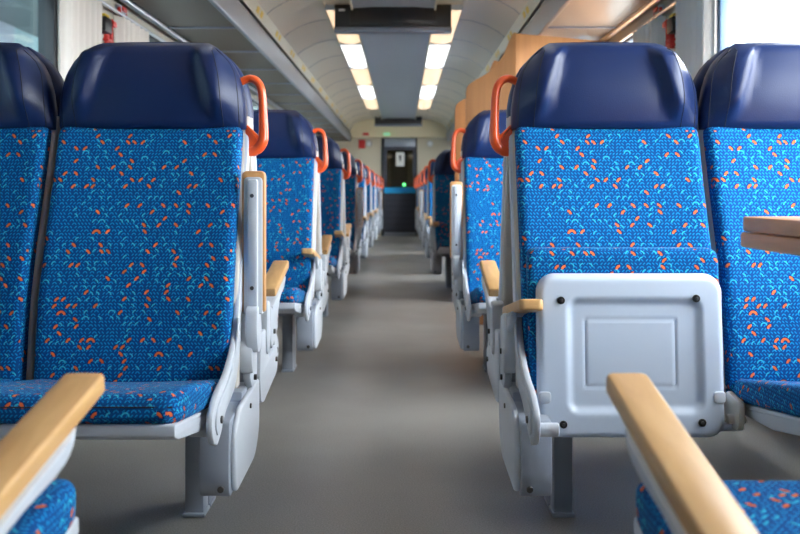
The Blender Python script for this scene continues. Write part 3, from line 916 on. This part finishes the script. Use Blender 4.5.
m = MB(); m.box(a+0.05, b-0.05, YE+0.012, YE+0.018, 0.78, 1.60); m.build('door_glass', 'doorglass', door)
m = MB(); m.box(a, b, YE-0.006, YE+0.008, 0.795, 0.905); m.build('door_band', 'blueband', door)
m = MB(); m.box(a, b, YE-0.03, YE+0.04, 0.0, 0.058, 0.003); m.build('threshold', 'metal', door)
# vestibule behind
m = MB(); y0, y1 = YE+0.05, YE+1.6
m.box(-0.9, 0.9, y1, y1+0.05, 0, 2.1); m.box(-0.95, -0.9, y0, y1, 0, 2.1); m.box(0.9, 0.95, y0, y1, 0, 2.1); m.box(-0.95, 0.95, y0, y1, 2.1, 2.15)
struct(m.build('wall_vestibule', 'vest', smooth=False))
for s in (-1, 1):
    m = MB(); m.box(*sorted((s*0.17, s*0.40)), y1-0.02, y1-0.001, 0.9, 1.62, 0.003)
    o = m.build('vestibule_panel', 'vestpanel'); tag(o, f'pale panel seen through the end door glass, {"left" if s<0 else "right"} of the dark gap', 'panel')
def point_lamp(name, loc, e, c, r):
    l = bpy.data.lights.new(name, 'POINT'); l.energy = e; l.color = c; l.shadow_soft_size = r
    o = link(bpy.data.objects.new(name, l)); o.location = loc; return o
point_lamp('vestibule_fill', (0, YE+0.9, 2.0), 2.5, (1, 0.85, 0.6), 0.08)  # added fill without a fixture, brightens the vestibule behind the door
m = MB(); m.box(-0.055, 0.105, YE-0.012, YE-0.0065, 1.30, 1.56); o = m.build('door_notice', 'white'); tag(o, 'white notice with a dark symbol in the end door window', 'notice')
m = MB(); m.box(0.010, 0.040, YE-0.014, YE-0.0125, 1.40, 1.50); m.box(0.0, 0.05, YE-0.014, YE-0.0125, 1.47, 1.50); m.build('symbol', 'dark', o)
m = MB(); m.cyl((0.10, YE-0.018, 0.955), 1, 0.03, 0.02, 14); tag(m.build('door_button', 'greenlamp'), 'glowing green button on the far end door', 'button')
m = MB(); m.box(-0.75, -0.63, YE-0.03, YE-0.001, 1.63, 1.79, 0.004); tag(m.build('fire_sign', 'red'), 'small red sign on the end wall left of the door', 'sign')
for s, nm in ((-1, 'left'), (1, 'right')):
    r = tag(empty('wall_lamp', (-0.555 if s < 0 else 0.585, YE-0.001, 1.72)), f'small round white lamp on the end wall {nm} of the door', 'lamp', 'round end wall lamps')
    m = MB(); m.cyl((0, -0.02, 0), 1, 0.055, 0.04, 20); m.build('base', 'alu', r)
    m = MB(); m.cyl((0, -0.045, 0), 1, 0.034, 0.02, 20); m.build('lens', 'white', r)
m = MB(); m.box(-0.28, -0.16, YE-0.335, YE-0.321, 1.855, 1.905, 0.003); tag(m.build('exit_sign', 'greensign'), 'small green sign above the end door', 'sign')
m = MB(); m.box(-0.66, -0.55, YE-0.335, YE-0.321, 1.855, 1.905, 0.003); tag(m.build('alarm_sign', 'red'), 'small red sign on the bulkhead left of the green sign', 'sign')

# ------------------------------------------------------------------ outside
m = MB(); m.box(-40, 40, -30, 60, -1.2, -1.0); o = struct(m.build('ground', 'bounce_ground', smooth=False))
b = tag(empty('station_building', (-6.5, 8, -1.0)), 'teal grey station building outside the left windows', 'building')
m = MB(); m.box(-1.0, 0, -26, 34, 0, 5.2); m.build('wall', 'teal', b, smooth=False)
m = MB(); m.box(-1.2, 3.9, -26, 34, 4.6, 4.9); m.build('canopy', 'teal2', b, smooth=False)  # unseen roof, widened toward the train to block sky light on the left
m = MB(); m.box(-0.02, 0.05, -26, 34, 2.9, 3.3, 0.01); m.build('ledge', 'teal2', b, smooth=False)
for i in range(6):
    m = MB(); m.box(-0.01, 0.04, -20+i*8, -16+i*8, 3.5, 4.6, 0.01); m.build('window', 'darkglass' if False else 'fascia', b, smooth=False)
c = tag(empty('station_canopy', (7.0, 9, -1.0)), 'pale blue sloping roof outside the right window', 'canopy')
m = MB(); m.prism([(-1.2, 3.35), (9, 5.7), (9, 5.5), (-1.2, 3.2)], 1, -3, 26); m.build('roof', 'bluecanopy', c, smooth=False)
for i in range(4):
    m = MB(); m.box(5.0, 5.25, i*8-1, i*8-0.75, 0, 4.6); m.build('post', 'teal2', c, smooth=False)

# ------------------------------------------------------------------ light
w = bpy.data.worlds.new('World'); S.world = w; w.use_nodes = True
nt = w.node_tree; bg = nt.nodes['Background']
bg.inputs[0].default_value = (0.95, 0.97, 1.0, 1); bg.inputs[1].default_value = 15
for s in (-1, 1):
    for (w0, w1) in WINDOWS:
        l = bpy.data.lights.new('window_portal', 'AREA'); l.shape = 'RECTANGLE'; l.size = w1-w0; l.size_y = WZ1-WZ0
        l.cycles.is_portal = True
        o = link(bpy.data.objects.new('window_portal', l)); o.location = (s*(WX+0.09), (w0+w1)/2, (WZ0+WZ1)/2)
        d = Vector((-s, 0, 0)); o.rotation_euler = d.to_track_quat('-Z', 'Z').to_euler()

# ------------------------------------------------------------------ camera
cd = bpy.data.cameras.new('Camera'); cam = link(bpy.data.objects.new('Camera', cd)); S.camera = cam
cam.location = (0.06, 0, 0.78); cam.rotation_euler = (PI/2, 0, 0)
cd.sensor_width = 36; cd.lens = 950/800*36
cd.shift_x = -2/800; cd.shift_y = -73/800
cd.clip_start = 0.05; cd.clip_end = 200
cd.dof.use_dof = True; cd.dof.focus_distance = 2.2; cd.dof.aperture_fstop = 5.6

S.view_settings.view_transform = 'Standard'; S.view_settings.look = 'None'
S.view_settings.exposure = 0.52; S.view_settings.gamma = 1.0; S.view_settings.use_curve_mapping = False
S.cycles.use_denoising = True
S.cycles.max_bounces = 8; S.cycles.diffuse_bounces = 5; S.cycles.glossy_bounces = 3; S.cycles.transparent_max_bounces = 8
S.cycles.sample_clamp_indirect = 6
S.cycles.caustics_reflective = False; S.cycles.caustics_refractive = False
